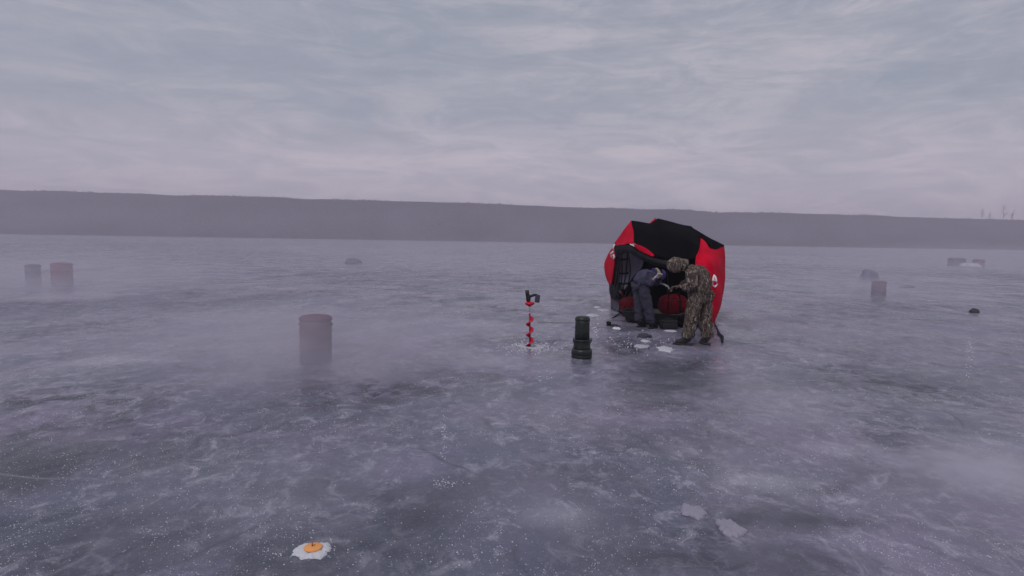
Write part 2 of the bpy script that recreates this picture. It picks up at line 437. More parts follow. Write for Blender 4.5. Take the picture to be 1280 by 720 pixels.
# bare trees on the crest, right
M['bark'] = plain('bark', (.05, .042, .05), 1, 0, .3, 1, 0)
def bare_tree(px, hpx, D, label, lean=0.0, seed=1):
    rnd = random.Random(seed); x = (px-640)/F*D; z = hz(x, D); H = hpx/F*D
    t = thing('bare_tree', (x, D, z-.2), label, 'tree', 'bare trees on the far crest')
    bm = bmesh.new(); tube(bm, [(0, 0, -.5), (lean*.4, 0, H*.5), (lean, 0, H)], [.32, .22, .06], 6)
    obj('trunk', bm, M['bark'], t)
    bm = bmesh.new()
    for i in range(26):
        h0 = H*rnd.uniform(.25, .92); a = rnd.random()*6.28; l = H*rnd.uniform(.12, .34)*(1.15-h0/H*.7)
        p0 = Vector((lean*h0/H, 0, h0)); p1 = p0+Vector((math.cos(a)*l*.5, math.sin(a)*l*.5, l*.45)); p2 = p1+Vector((math.cos(a)*l*.35, math.sin(a)*l*.35, l*.6))
        tube(bm, [p0, p1, p2], [.12, .08, .03], 4)
        for q in range(2):
            aa = a+rnd.uniform(-1, 1); tube(bm, [p1, p1+Vector((math.cos(aa)*l*.4, math.sin(aa)*l*.4, l*.35))], [.06, .02], 3)
    obj('branches', bm, M['bark'], t)
bare_tree(1222, 13, 690, 'leftmost bare tree of the crest above the far shore, slim and upright', 0, 1)
bare_tree(1231, 9, 692, 'shortest bare tree of the far crest, just right of the leftmost one', .6, 2)
bare_tree(1249, 19, 690, 'tallest bare tree on the far crest, leaning slightly left', -.8, 3)
bare_tree(1259, 14, 694, 'rightmost bare tree on the far crest, leaning right', 1.0, 4)

# ------------------------------------------------------------------ shelter
cx = P(830, 400, 13.6); T0 = Vector((cx.x, 13.6, 0))
tent = thing('fishing_shelter', T0, 'red and black pop-up ice fishing shelter standing open on the frozen lake', 'tent')
def PP(l): return [P(*p) for p in l]
def Gd(px, D):                                     # ground point under column px at distance D
    return Vector(((px-640)/F*D, D, .0))
bf, rf = M['black_fabric'], M['red_fabric']
# black front slope of the roof
loft('roof_panel', [PP([(789, 276, 14.3), (801, 278, 14.3), (813, 280, 14.3), (822, 273.5, 14.3), (840, 278, 14.3), (855, 282, 14.2), (864, 283.5, 14.1), (875.5, 294, 13.7)]),
                    PP([(792, 290, 13.8), (802, 291, 13.7), (813, 292, 13.6), (826, 293, 13.4), (840, 294, 13.3), (853, 297, 13.2), (865, 300, 13.2), (874, 308, 13.2)]),
                    PP([(793, 304, 13.4), (802, 309, 13.2), (813, 317, 12.9), (826, 322, 12.7), (840, 324, 12.6), (850, 325, 12.6), (862, 324, 12.7), (870, 323, 12.9)])],
     bf, tent, 42, 20, amt=.6, cu=False)
o = loft('side_panel', [PP([(789, 276, 14.3), (792, 290, 13.8), (793, 304, 13.4)]),
                    PP([(778, 291, 14.6), (780, 299, 14.3), (783, 305.5, 13.9)]),
                    PP([(768, 305, 15.0), (769, 307, 14.9), (772, 309, 14.6)])], rf, tent, 14, 16, amt=.5)
o['label'] = 'red upper side panel'
o = loft('side_panel', [PP([(768, 306, 15.0), (760, 319, 15.6), (755.8, 332, 16.0), (757.5, 345, 16.0), (762, 356, 15.8)]),
                    PP([(770, 312, 14.8), (766, 321, 15.0), (764, 333, 15.1), (763, 345, 15.1), (763, 356, 15.3)]),
                    PP([(771, 320, 14.6), (769, 325, 14.7), (768, 334, 14.7), (766, 345, 14.9), (764, 357, 15.1)])], rf, tent, 18, 10, amt=.5)
o['label'] = 'bulging red lower side panel'
# black lower corner skirt and grey snow flap
loft('corner_skirt', [PP([(761.5, 355, 15.9), (764, 355, 15.2), (770, 357, 14.8), (775, 352, 14.9)]),
                      PP([(762, 364, 15.8), (765, 366, 15.2), (771, 370, 14.7), (777, 368, 14.8)]),
                      PP([(764.5, 372, 15.6), (767, 374, 15.2), (773, 375, 14.8), (781, 376, 14.8)])], M['dark_hem'], tent, 14, 10)
loft('snow_flap', [PP([(765, 371, 15.6), (768, 373, 15.2), (776, 374, 14.9), (786, 376, 14.8)]),
                   [Gd(765, 15.7), Gd(768, 15.15), Gd(777, 14.7), Gd(790, 14.5)]], M['flap_grey'], tent, 14, 8, amt=.6, curved=False)
# right red front
o = loft('side_panel', [PP([(875.5, 297, 13.7), (881, 302, 13.5), (887, 310, 13.4), (893, 311.5, 13.4), (900, 309, 13.6), (904.5, 307, 13.8)]),
                    PP([(870, 322, 12.9), (879, 325, 12.8), (886, 327, 12.75), (893, 329, 12.9), (900, 331, 13.3), (906, 331, 13.8)]),
                    PP([(868, 346, 12.75), (878, 349, 12.65), (886, 350, 12.7), (893, 351, 12.8), (899, 352, 13.1), (905, 352, 13.6)]),
                    PP([(874, 375, 12.8), (881, 376, 12.7), (887, 377, 12.75), (892, 378, 12.85), (898, 377, 13.0), (901.5, 376, 13.5)]),
                    [Gd(878, 12.95), Gd(883, 12.9), Gd(888, 12.9), Gd(891, 13.0), Gd(893, 13.1), Gd(895.5, 13.4)]], rf, tent, 24, 30, amt=1.0)
o['label'] = 'red front corner panel with white emblem'
o = loft('roof_panel', [PP([(874, 292.5, 13.75), (885, 297.5, 13.7), (895, 302, 13.7), (905, 307, 13.85)]),
                    PP([(875.5, 298, 13.65), (884, 304, 13.45), (893, 312, 13.37), (904.8, 308, 13.75)])], bf, tent, 16, 6, amt=.3, curved=False)
o['label'] = 'black roof corner above the red front panel'
# closed back, right side and roof
BL, BR = Vector((3.05, 16.9, 0)), Vector((4.75, 15.8, 0))
def up(v, z, dx=0, dy=0): return Vector((v.x+dx, v.y+dy, z))
TL, TRR = P(789, 276, 14.3), P(905, 307, 13.85)
loft('side_panel', [[P(768, 306, 15.0), up(BL, 1.62, .1, -.25)], [P(756, 334, 16.0), up(BL, 1.0, -.12, .1)], [P(762, 357, 15.8), up(BL, .5)], [Gd(765, 15.7), BL]], rf, tent, 14, 14, amt=.8)['label'] = 'red far side panel'
loft('side_panel', [[P(905, 307, 13.85), up(BR, 1.6, 0, -.2)], [P(906, 331, 13.8), up(BR, 1.0, .15, .05)], [P(901.5, 376, 13.5), up(BR, .4, .03)], [Gd(895.5, 13.4), BR]], rf, tent, 14, 14, amt=.8)['label'] = 'red right-hand side panel'
loft('back_panel', [[up(BL, 1.62, .1, -.25), up(BR, 1.6, 0, -.2)], [up(BL, 1.0, -.12, .1), up(BR, 1.0, .15, .05)], [up(BL, .5), up(BR, .4, .03)], [BL, BR]], bf, tent, 18, 14, amt=1)
loft('roof_panel', [PP([(768, 305, 15.0), (789, 276.5, 14.35), (813, 281, 14.4), (821, 274, 14.4), (864, 284, 14.15), (895, 302, 13.75), (905, 307, 13.85)]),
                    [up(BL, 1.62, .1, -.25), up(BL, 1.80, .4, -.4), up(BL, 1.85, .7, -.5), up(BL, 1.95, .95, -.5), up(BR, 1.9, -.6, -.2), up(BR, 1.75, -.2, -.2), up(BR, 1.6, 0, -.2)]],
     bf, tent, 36, 14, amt=.6, curved=False, cu=False)['label'] = 'sagging black top panel'
loft('hub_gusset', [PP([(811, 281, 14.35), (815, 276.5, 14.35), (819.5, 272.6, 14.4)]), PP([(812, 284, 14.25), (818, 283, 14.2), (823, 279, 14.2)])], rf, tent, 8, 6, amt=0, curved=False)['label'] = 'small red gusset at the roof peak'
# inner liner
loft('liner', [PP([(790, 312, 14.9), (830, 300, 15.2), (870, 305, 14.6), (895, 312, 14.2)]),
               PP([(784, 345, 15.4), (830, 345, 15.6), (870, 345, 14.9), (900, 345, 14.1)]),
               [Gd(780, 15.5), Gd(825, 15.6), Gd(865, 15.0), Gd(892, 13.9)]], bf, tent, 18, 12, amt=1)['label'] = 'black inner wall'
loft('liner', [PP([(767.5, 316, 15.3), (786, 312, 15.0), (806, 314, 14.6)]),
               PP([(767, 330, 15.4), (786, 330, 15.0), (803, 333, 14.6)]),
               PP([(766, 345, 15.5), (777, 346, 15.1), (790, 348, 14.8)]),
               PP([(766, 360, 15.5), (773, 360, 15.2), (781, 362, 14.9)])], M['grey_liner'], tent, 14, 12, amt=.8)['label'] = 'grey inner wall by the opening'
# floppy hem over the opening and red strip under the roof
loft('eave_hem', [PP([(768.5, 307, 14.6), (780, 306, 14.1), (789, 308, 13.6), (800, 315, 13.2), (815, 322, 12.8), (832, 326, 12.6), (850, 327, 12.5)]),
                  PP([(769, 314, 14.5), (780, 312, 14.0), (789, 313, 13.5), (800, 319, 13.1), (815, 326, 12.7), (832, 330, 12.5), (850, 331, 12.45)]),
                  PP([(770.5, 320, 14.6), (780, 317, 14.1), (789, 317, 13.6), (800, 323, 13.2), (815, 330, 12.8), (832, 334, 12.6), (850, 335, 12.55)])], M['dark_hem'], tent, 26, 8, amt=.4)
loft('eave_trim', [PP([(793, 305, 13.3), (801, 307, 13.1), (810, 312, 12.9), (818, 319, 12.75)]),
                   PP([(794, 309, 13.28), (801, 314, 13.08), (809, 318, 12.88), (816, 321, 12.73)])], rf, tent, 14, 5, amt=0, curved=False)
loft('buckle', [PP([(787.5, 304.5, 13.35), (790, 305.2, 13.3), (793, 307, 13.2)]), PP([(788, 306.2, 13.35), (790.5, 307, 13.3), (793, 308.4, 13.2)])], M['emblem'], tent, 6, 3, amt=0, curved=False)
# poles with their black straps, leaning through the opening
def pole(pts, r=.017, name='frame_pole', mat=None):
    bm = bmesh.new(); tube(bm, [p-T0 for p in spline(PP(pts), 12)], r, 8); return obj(name, bm, mat or M['pole'], tent)
pole([(779, 312, 14.2), (773, 332, 14.5), (770, 350, 14.7), (768, 362, 14.9)])
pole([(784, 312, 14.0), (783.5, 330, 14.2), (781, 350, 14.4), (777, 366, 14.6)], .02)
pole([(776, 314, 14.2), (777.5, 330, 14.3), (777, 350, 14.5), (775, 372, 14.8)], .014)
pole([(785, 316, 13.9), (788, 337, 14.1), (786, 352, 14.3), (781, 372, 14.5)], .015)
for y in (323.5, 341, 354):
    pole([(774, y, 14.3), (779, y+1, 14.15), (785, y, 14.0)], .022, 'strap', M['black_fabric'])
pole([(868, 322, 13.2), (874, 350, 13.2), (878, 380, 13.1), (880, 401, 13.0)], .014)
pole([(822, 276, 14.6), (828, 300, 14.9), (834, 340, 15.2), (836, 385, 15.3)], .014)
# emblems (white prints on the fabric)
def emblem(strokes, par=tent, nm='emblem'):
    bm = bmesh.new()
    for pts, w in strokes:
        pv = [P(*p)-T0 for p in pts]; tube(bm, pv, [w]*len(pv), 6)
    return obj(nm, bm, M['emblem'], par)
emblem([([(768.2, 305.5, 14.55), (766.4, 310, 14.6), (767.6, 314, 14.6)], .022), ([(767.4, 314, 14.6), (763.8, 317, 14.8), (764.2, 321, 14.95)], .024),
        ([(764.2, 321, 14.9), (767.2, 318.6, 14.65), (767.8, 321.5, 14.6), (766.4, 324, 14.6)], .020)])
ed = 12.6
emblem([([(893, 343.5, ed), (891.2, 350, ed-.02), (890.8, 357, ed-.02), (893.5, 358.6, ed), (896.8, 355.5, ed+.03), (895.6, 351, ed), (893.8, 345, ed)], .019),
        ([(891.2, 350, ed-.03), (895.4, 351, ed)], .015)])
# tent line and buckle trailing from the right corner
bm = bmesh.new(); ps = [(893, 404), (897, 412), (899, 418), (902.5, 421), (903, 427)]
tube(bm, [G(*p, .02) for p in ps], [.012, .014, .03, .034, .02], 7)
tag(obj('guy_strap', bm, M['black_fabric']), 'short black strap trailing on the ice at the right corner of the red shelter', 'strap')

# ------------------------------------------------------------------ gear in the shelter
sl = thing('gear_sled', (G(822, 402).x, 12.9, 0), 'black plastic sled loaded with gear under the open shelter', 'sled', rz=R(-28))
bm = bmesh.new()
prof = [(-.42, .0, .30), (-.45, .12, .34), (-.47, .24, .37), (-.485, .27, .385)]
def tub(bm, L_, W_, H_, th=.02):
    def ring(s, z): return [bm.verts.new((math.copysign(abs(math.cos(a))**.35, math.cos(a))*L_*s, math.copysign(abs(math.sin(a))**.35, math.sin(a))*W_*s, z)) for a in [2*math.pi*k/40 for k in range(40)]]
    R_ = [ring(.86, .012), ring(.93, H_*.5), ring(1.0, H_*.95), ring(1.04, H_), ring(1.03, H_+.015), ring(.97, H_), ring(.91, H_*.5), ring(.84, .04)]
    for a, b in zip(R_, R_[1:]):
        for k in range(40): bm.faces.new((a[k], a[(k+1) % 40], b[(k+1) % 40], b[k]))
    bm.faces.new(R_[0][::-1]); bm.faces.new(R_[-1])
tub(bm, .78, .42, .24); obj('hull', bm, M['black_rubber'], sl)
for s in (-1, 1):
    bm = bmesh.new(); rbox(bm, (0, s*.22, .012), (1.1, .035, .022), bev=.006); obj('runner', bm, M['black_rubber'], sl)
bm = bmesh.new(); tube(bm, spline([Vector(p) for p in ((-.8, -.2, .2), (-1.0, -.1, .06), (-1.05, 0, .04), (-1.0, .1, .06), (-.8, .2, .2))], 16), .01, 6); obj('tow_rope', bm, M['black_fabric'], sl)

def soft_bag(name, loc, s, mat, label, cat, rz=0, straps=True, smat=None):
    t = thing(name, loc, label, cat, rz=rz)
    bm = bmesh.new(); bmesh.ops.create_uvsphere(bm, u_segments=28, v_segments=18, radius=1)
    for v in bm.verts:
        c = v.co; q = Vector([math.copysign(abs(k)**.55, k) for k in c]); q = Vector((q.x*s[0], q.y*s[1], q.z*s[2]+s[2]))
        q += c*(noise.noise(q*9)*.035+noise.noise(q*22)*.012); q.z = max(q.z, .004); v.co = q
    obj('bag_body', bm, mat, t)
    if straps:
        for k in (-.45, .45):
            bm = bmesh.new(); tube(bm, spline([Vector((k*s[0], -s[1]*1.02, s[2]*.3)), Vector((k*s[0], -s[1]*1.08, s[2]*1.4)), Vector((k*s[0]*.8, -s[1]*.6, s[2]*2.15)), Vector((k*s[0]*.8, s[1]*.3, s[2]*2.12))], 14), .016, 6)
            obj('strap', bm, smat or M['black_fabric'], t)
        bm = bmesh.new(); tube(bm, spline([Vector((-s[0]*.7, -s[1]*.8, s[2]*1.75)), Vector((0, -s[1]*1.03, s[2]*1.65)), Vector((s[0]*.7, -s[1]*.8, s[2]*1.75))], 12), .008, 5)
        obj('zip', bm, M['black_fabric'], t)
    return t
M['bag_red'] = cloth('bag_red', (.13, .002, .008), (.05, .0015, .005), .7, 10, .8, .03)
M['deep_red'] = cloth('deep_red', (.11, .004, .010), (.04, .003, .006), .8, 14, .8, .03)
b1 = P(842, 388, 12.4); soft_bag('gear_bag', (b1.x, 12.5, .245), (.27, .17, .20), M['bag_red'], 'large red soft bag on the sled between the two people', 'bag', R(-5))
b2 = P(790, 388, 14.0); soft_bag('folded_blanket', (b2.x-.02, 14.0, .0), (.26, .22, .22), M['deep_red'], 'dark red bundle on the ice just inside the left of the shelter', 'bundle', R(20), False)
b4 = P(862, 405, 12.4); soft_bag('duffel_bag', (b4.x, 12.35, .0), (.26, .16, .13), M['black_fabric'], 'low black bag on the ice behind the camouflaged person', 'bag', R(8))
# folding chair frame scraps: tackle box
tb = thing('tackle_box', (G(835, 411).x, 12.05, 0), 'small black tackle box at the front edge of the shelter', 'box', rz=R(12))
bm = bmesh.new(); rbox(bm, (0, 0, .07), (.30, .18, .14), bev=.015); obj('box_body', bm, M['black_rubber'], tb)
bm = bmesh.new(); rbox(bm, (0, 0, .158), (.31, .19, .03), bev=.01); obj('lid', bm, M['black_rubber'], tb)
bm = bmesh.new(); tube(bm, [(-.06, 0, .175), (-.05, 0, .205), (.05, 0, .205), (.06, 0, .175)], .008, 6); obj('handle', bm, M['black_rubber'], tb)
# red poles and straps lying folded
fc = thing('folding_chair', (P(782, 384, 14.6).x, 14.55, 0), 'collapsed folding chair with dark red seat inside the left corner of the shelter', 'chair')
bm = bmesh.new()
for a, b in (((-.16, 0, .0), (.16, -.05, .55)), ((.16, 0, .0), (-.16, -.05, .55)), ((-.16, .2, .0), (.16, .12, .55)), ((.16, .2, 0), (-.16, .12, .55))): tube(bm, [a, b], .013, 6)
obj('frame', bm, M['pole'], fc)
bm = bmesh.new(); rbox(bm, (0, .05, .40), (.34, .24, .035), Matrix.Rotation(.5, 3, 'Y'), .012); obj('seat', bm, M['bag_red'], fc)

# ------------------------------------------------------------------ people
def hand(prefix, wrist, dirv, palm_n, side, mat, parent, size=1.0, curl=.7):
    d = Vector(dirv).normalized(); n = Vector(palm_n); n = (n-d*n.dot(d)).normalized(); s = d.cross(n)*side
    w = Vector(wrist); J = {}; E = []
    J['w'] = (w, (.026, .024)); J['p'] = (w+d*.05*size, (.036, .022)); E.append(('w', 'p'))
    J['k'] = (w+d*.085*size, (.034, .018)); E.append(('p', 'k'))
    for i, (o_, l) in enumerate(((-.030, .072), (-.010, .08), (.010, .075), (.029, .058))):
        base = w+d*.088*size+s*o_*size
        a1 = curl*.5; a2 = curl*1.3
        p1 = base+(d*math.cos(a1)+n*math.sin(a1))*l*.45*size; p2 = p1+(d*math.cos(a2)+n*math.sin(a2))*l*.4*size
        p3 = p2+(d*math.cos(a2+.4)+n*math.sin(a2+.4))*l*.25*size
        for nm, p, r in ((f'b{i}', base, .0105), (f'1{i}', p1, .010), (f'2{i}', p2, .0095), (f'3{i}', p3, .008)): J[nm] = (p, r)
        E += [('k', f'b{i}'), (f'b{i}', f'1{i}'), (f'1{i}', f'2{i}'), (f'2{i}', f'3{i}')]
    t0 = w+d*.03*size-s*.03*size; t1 = t0+(d*.7-s*.7+n*.3).normalized()*.035*size; t2 = t1+(d*.9+n*.5-s*.1).normalized()*.032*size
    J['t0'] = (t0, .014); J['t1'] = (t1, .012); J['t2'] = (t2, .010); E += [('p', 't0'), ('t0', 't1'), ('t1', 't2')]
    return skin('glove', J, E, mat, parent, 2)
def boot(ank, toe, mat, parent):
    a = Vector(ank); t = Vector(toe); d = (t-a); d.z = 0; d.normalize()
    base = Vector((a.x, a.y, .05))
    J = {'top': (a+Vector((0, 0, .16)), .072), 'an': (a+Vector((0, 0, .03)), .066), 'heel': (base-d*.045, .052), 'mid': (base+d*.08, .052), 'ball': (base+d*.15+Vector((0, 0, -.006)), .052), 'toe': (base+d*.20+Vector((0, 0, -.012)), .040)}
    E = [('top', 'an'), ('an', 'heel'), ('an', 'mid'), ('mid', 'ball'), ('ball', 'toe')]
    b_ = skin('boot', J, E, mat, parent, 2)
    for v in b_.data.vertices: v.co.z = max(v.co.z, .012)
    bm = bmesh.new(); n = 24; lo = []; hi = []
    for k in range(n):
        an = 2*math.pi*k/n; f = math.cos(an); g = math.sin(an); sd = Vector((-d.y, d.x, 0))
        wd = .056*(1-.15*(f < 0))
        p = base+d*(.075+f*.165)+sd*math.copysign(abs(g)**.8, g)*wd
        lo.append(bm.verts.new((p.x, p.y, -.002))); hi.append(bm.verts.new((p.x, p.y, .026)))
    for k in range(n): bm.faces.new((lo[k], lo[(k+1) % n], hi[(k+1) % n], hi[k]))
    bm.faces.new(lo[::-1]); bm.faces.new(hi)
    so = obj('sole', bm, M['sole'], b_); return b_
def person(loc, label, j, facing, mats, hat):
    """j: joints in local space"""
    t = thing('person', loc, label, 'person')
    V = Vector; f = V(facing).normalized()
    hd = V(j['head']); nk = V(j['neck']); u0 = (hd-nk).normalized(); f = (f-u0*f.dot(u0)).normalized()
    # body: one surface
    J = {'pel': (V(j['pelvis']), (.13, .10)), 'sp': (V(j['spine']), .115), 'ch': (V(j['chest']), (.15, .12)), 'nk': (nk, .055), 'h0': (nk.lerp(hd, .5), .06), 'h1': (hd, (.078, .088)), 'h2': (hd+(hd-nk).normalized()*.07, .06),
         'nose': (hd+f*.098, .013), 'chin': (hd+f*.07-(hd-nk).normalized()*.07, .03)}
    E = [('pel', 'sp'), ('sp', 'ch'), ('ch', 'nk'), ('nk', 'h0'), ('h0', 'h1'), ('h1', 'h2'), ('h1', 'nose'), ('h0', 'chin')]
    for s in 'LR':
        J['sh'+s] = (V(j['sh'+s]), .06); J['el'+s] = (V(j['el'+s]), .042); J['ha'+s] = (V(j['ha'+s]), .028)
        J['hi'+s] = (V(j['hip'+s]), .085); J['kn'+s] = (V(j['kn'+s]), .055); J['an'+s] = (V(j['an'+s]), .04)
        E += [('ch', 'sh'+s), ('sh'+s, 'el'+s), ('el'+s, 'ha'+s), ('pel', 'hi'+s), ('hi'+s, 'kn'+s), ('kn'+s, 'an'+s)]
    skin('body', J, E, M['skin'], t, 2)
    up_ = (hd-nk).normalized(); sd = f.cross(up_).normalized()
    for s in (-1, 1):
        bm = bmesh.new(); bmesh.ops.create_uvsphere(bm, u_segments=10, v_segments=8, radius=.012)
        bmesh.ops.translate(bm, verts=bm.verts, vec=hd+f*.077+sd*s*.032+up_*.012); obj('eye', bm, M['black_rubber'], t)
    # jacket
    bk = mats.get('bulk', 1.0); pe, sp_, ch = V(j['pelvis']), V(j['spine']), V(j['chest'])
    hem = pe-V((0, 0, .08))
    J = {'pe': (pe-V((0, 0, .07)), (.175*bk, .16*bk)), 'sp': (sp_, (.17*bk, .15*bk)), 'ch': (ch, (.19*bk, .16*bk)), 'nk': (ch.lerp(nk, .72), .09)}
    E = [('pe', 'sp'), ('sp', 'ch'), ('ch', 'nk')]
    for s in 'LR':
        a, b, c = V(j['sh'+s]), V(j['el'+s]), V(j['ha'+s])
        J['sh'+s] = (a, .095*bk); J['m'+s] = (a.lerp(b, .5)+V((0, 0, -.01)), .082*bk); J['el'+s] = (b, .072*bk); J['n'+s] = (b.lerp(c, .5), .064*bk); J['ha'+s] = (c-(c-b).normalized()*.02, .052*bk)
        E += [('ch', 'sh'+s), ('sh'+s, 'm'+s), ('m'+s, 'el'+s), ('el'+s, 'n'+s), ('n'+s, 'ha'+s)]
    ja = skin('jacket', J, E, mats['jacket'], t, 3, 0); fold(ja, .022, 10); fold(ja, .008, 28)
    # trousers
    J = {'pe': (pe-V((0, 0, .02)), (.10*bk, .09*bk))}; E = []
    for s in 'LR':
        a, b, c = V(j['hip'+s]), V(j['kn'+s]), V(j['an'+s])
        J['hi'+s] = (a, .098*bk); J['th'+s] = (a.lerp(b, .45), .105*bk); J['kn'+s] = (b, .090*bk); J['ca'+s] = (b.lerp(c, .5), .088*bk); J['an'+s] = (c+V((0, 0, .06)), .082*bk); J['cu'+s] = (c+V((0, 0, .02)), .080*bk)
        E += [('pe', 'hi'+s), ('hi'+s, 'th'+s), ('th'+s, 'kn'+s), ('kn'+s, 'ca'+s), ('ca'+s, 'an'+s), ('an'+s, 'cu'+s)]
    tr = skin('trousers', J, E, mats['trousers'], t, 3); fold(tr, .020, 10); fold(tr, .008, 26)
    for s in 'LR':
        boot(V(j['an'+s]), V(j['toe'+s]), mats['boot'], t)
        a, b = V(j['el'+s]), V(j['ha'+s])
        hand('', b, (b-a), mats.get('palm'+s, (0, 0, -1)), 1 if s == 'L' else -1, mats['glove'], t, 1.15)
    hat(t, hd, nk, f, up_, sd)
    return t

def hood(t, hd, nk, f, up_, sd):
    bm = bmesh.new(); bmesh.ops.create_uvsphere(bm, u_segments=28, v_segments=20, radius=1)
    for v in list(bm.verts):
        if v.co.y > .86: bm.verts.remove(v)
    for v in bm.verts:
        c = v.co; q = hd - f*.02 + sd*c.x*.128 + f*c.y*.14 + up_*c.z*.135
        q += (q-hd).normalized()*(noise.noise(q*14)*.02); v.co = q
    bmesh.ops.solidify(bm, geom=list(bm.faces), thickness=.012); obj('hood', bm, M['camo'], t)
    J = {'a': (nk-up_*.05-f*.02, .12), 'b': (nk+up_*.03-f*.03, .105), 'c': (hd-f*.06-up_*.03, .10)}
    fold(skin('collar', J, [('a', 'b'), ('b', 'c')], M['camo'], t, 3), .012, 16)
# camouflaged person
ca = G(869, 431); k = 75
person((ca.x, ca.y, 0), 'person in brown woodland camouflage hood and suit bending towards the open shelter', dict(
    pelvis=(.07, .02, .86), spine=(.06, .04, 1.03), chest=(-.01, .08, 1.235), neck=(-.17, .12, 1.30), head=(-.335, .16, 1.30),
    shL=(-.13, -.07, 1.22), elL=(-.13, -.17, .97), haL=(-.29, -.02, .97),
    shR=(.13, .20, 1.24), elR=(.02, .36, 1.02), haR=(-.22, .33, .96),
    hipL=(-.03, -.04, .80), knL=(-.10, -.07, .45), anL=(-.14, -.04, .09), toeL=(-.36, .02, 0),
    hipR=(.16, .08, .80), knR=(.16, .08, .45), anR=(.22, .06, .09), toeR=(.17, .3, 0)),
    (-.4, .25, -.85), dict(jacket=M['camo'], trousers=M['camo'], boot=M['sole'], glove=M['camo'], bulk=1.3), hood)

def beanie(t, hd, nk, f, up_, sd):
    tp = (up_-f*.15).normalized()
    bm = bmesh.new(); bmesh.ops.create_uvsphere(bm, u_segments=24, v_segments=16, radius=1)
    for v in list(bm.verts):
        if v.co.z < -.25: bm.verts.remove(v)
    for v in bm.verts:
        c = v.co; v.co = hd + sd*c.x*.105 + f*c.y*.115 + tp*(c.z*.12+.025)
    bmesh.ops.solidify(bm, geom=list(bm.faces), thickness=.01); h = obj('knit_hat', bm, M['purple_cloth'], t)
    J = {}; E = []
    for i in range(14):
        a = 2*math.pi*i/14; p = nk+up_*.02+sd*math.cos(a)*.105+f*math.sin(a)*.095
        J[f'{i}'] = (p, .028); E.append((f'{i}', f'{(i+1) % 14}'))
    fold(skin('fur_trim', J, E, M['fur'], t, 2), .012, 40)
    J = {'a': (nk-up_*.05, .12), 'b': (nk+up_*.02-f*.03, .10)}
    skin('collar', J, [('a', 'b')], M['purple_cloth'], t, 3)
gp = G(806, 410)
person((gp.x, gp.y, 0), 'person in slate grey winter suit and purple hat bent over with arms inside the shelter', dict(
    pelvis=(-.13, 0, .88), spine=(-.08, .03, 1.0), chest=(.06, .09, 1.07), neck=(.19, .15, 1.08), head=(.30, .2, 1.05),
    shR=(.12, -.07, 1.05), elR=(.0, -.18, .88), haR=(.10, -.22, 1.0),
    shL=(.02, .25, 1.08), elL=(.22, .36, .92), haL=(.40, .36, .86),
    hipR=(-.08, -.08, .82), knR=(.02, -.12, .45), anR=(.10, -.08, .09), toeR=(.28, .1, 0),
    hipL=(-.15, .09, .82), knL=(-.10, .08, .45), anL=(-.09, .12, .09), toeL=(.08, .3, 0)),
    (.35, .3, -.9), dict(jacket=M['slate_cloth'], trousers=M['slate_trouser'], boot=M['sole'], glove=M['white_glove'], bulk=1.2, palmR=(0, -.3, -1)), beanie)

# ------------------------------------------------------------------ ice auger
au = thing('ice_auger', (G(662.5, 433).x, G(662.5, 433).y, -.02), 'red ice auger with black power head standing upright in its drilled hole', 'auger')
au.rotation_euler = (0, R(-1.5), 0)
bm = bmesh.new(); tube(bm, [(0, 0, -.05), (0, 0, .58)], .013, 12); obj('shaft', bm, M['dark_red_paint'], au)
bm = bmesh.new(); tube(bm, [(0, 0, .56), (0, 0, .69)], .011, 12); tube(bm, [(0, 0, .55), (0, 0, .575)], .018, 12); obj('extension_shaft', bm, M['pale_metal'], au)
bm = bmesh.new(); n = 150; pv = None; pitch = .172
for i in range(n+1):
    z = i/n*.515; a = z/pitch*2*math.pi + 1.9; ro = .062
    q = [bm.verts.new((r*math.cos(a), r*math.sin(a), z+dz)) for r, dz in ((.012, .022), (ro, .010), (ro, -.010), (.012, -.022))]
    if pv:
        for u in range(4): bm.faces.new((pv[u], pv[(u+1) % 4], q[(u+1) % 4], q[u]))
    else: bm.faces.new(q)
    pv = q
bm.faces.new(pv[::-1]); obj('spiral_blade', bm, M['red_paint'], au)
bm = bmesh.new(); lathe(bm, [(.016, .665), (.035, .675), (.072, .70), (.078, .715), (.076, .728), (.05, .738), (.022, .742)], 28); obj('guard_disc', bm, M['red_paint'], au)
ph = bmesh.new(); lathe(ph, [(.022, .74), (.034, .755), (.038, .80), (.034, .835), (.03, .85)], 20, -.02, 0); obj('gearbox', ph, M['black_rubber'], au)
bm = bmesh.new(); tube(bm, [(-.025, 0, .82), (-.035, 0, .87), (-.04, 0, .925)], [.034, .032, .030], 14); obj('motor_housing', bm, M['black_rubber'], au)
bm = bmesh.new(); tube(bm, spline([Vector(p) for p in ((-.03, 0, .80), (.03, 0, .835), (.09, 0, .85), (.125, 0, .84))], 10), .022, 10); obj('handle', bm, M['black_rubber'], au)
bm = bmesh.new(); rbox(bm, (.125, 0, .79), (.075, .09, .125), Matrix.Rotation(.12, 3, 'Y'), .018, 3); obj('battery', bm, M['dark_stone'], au)
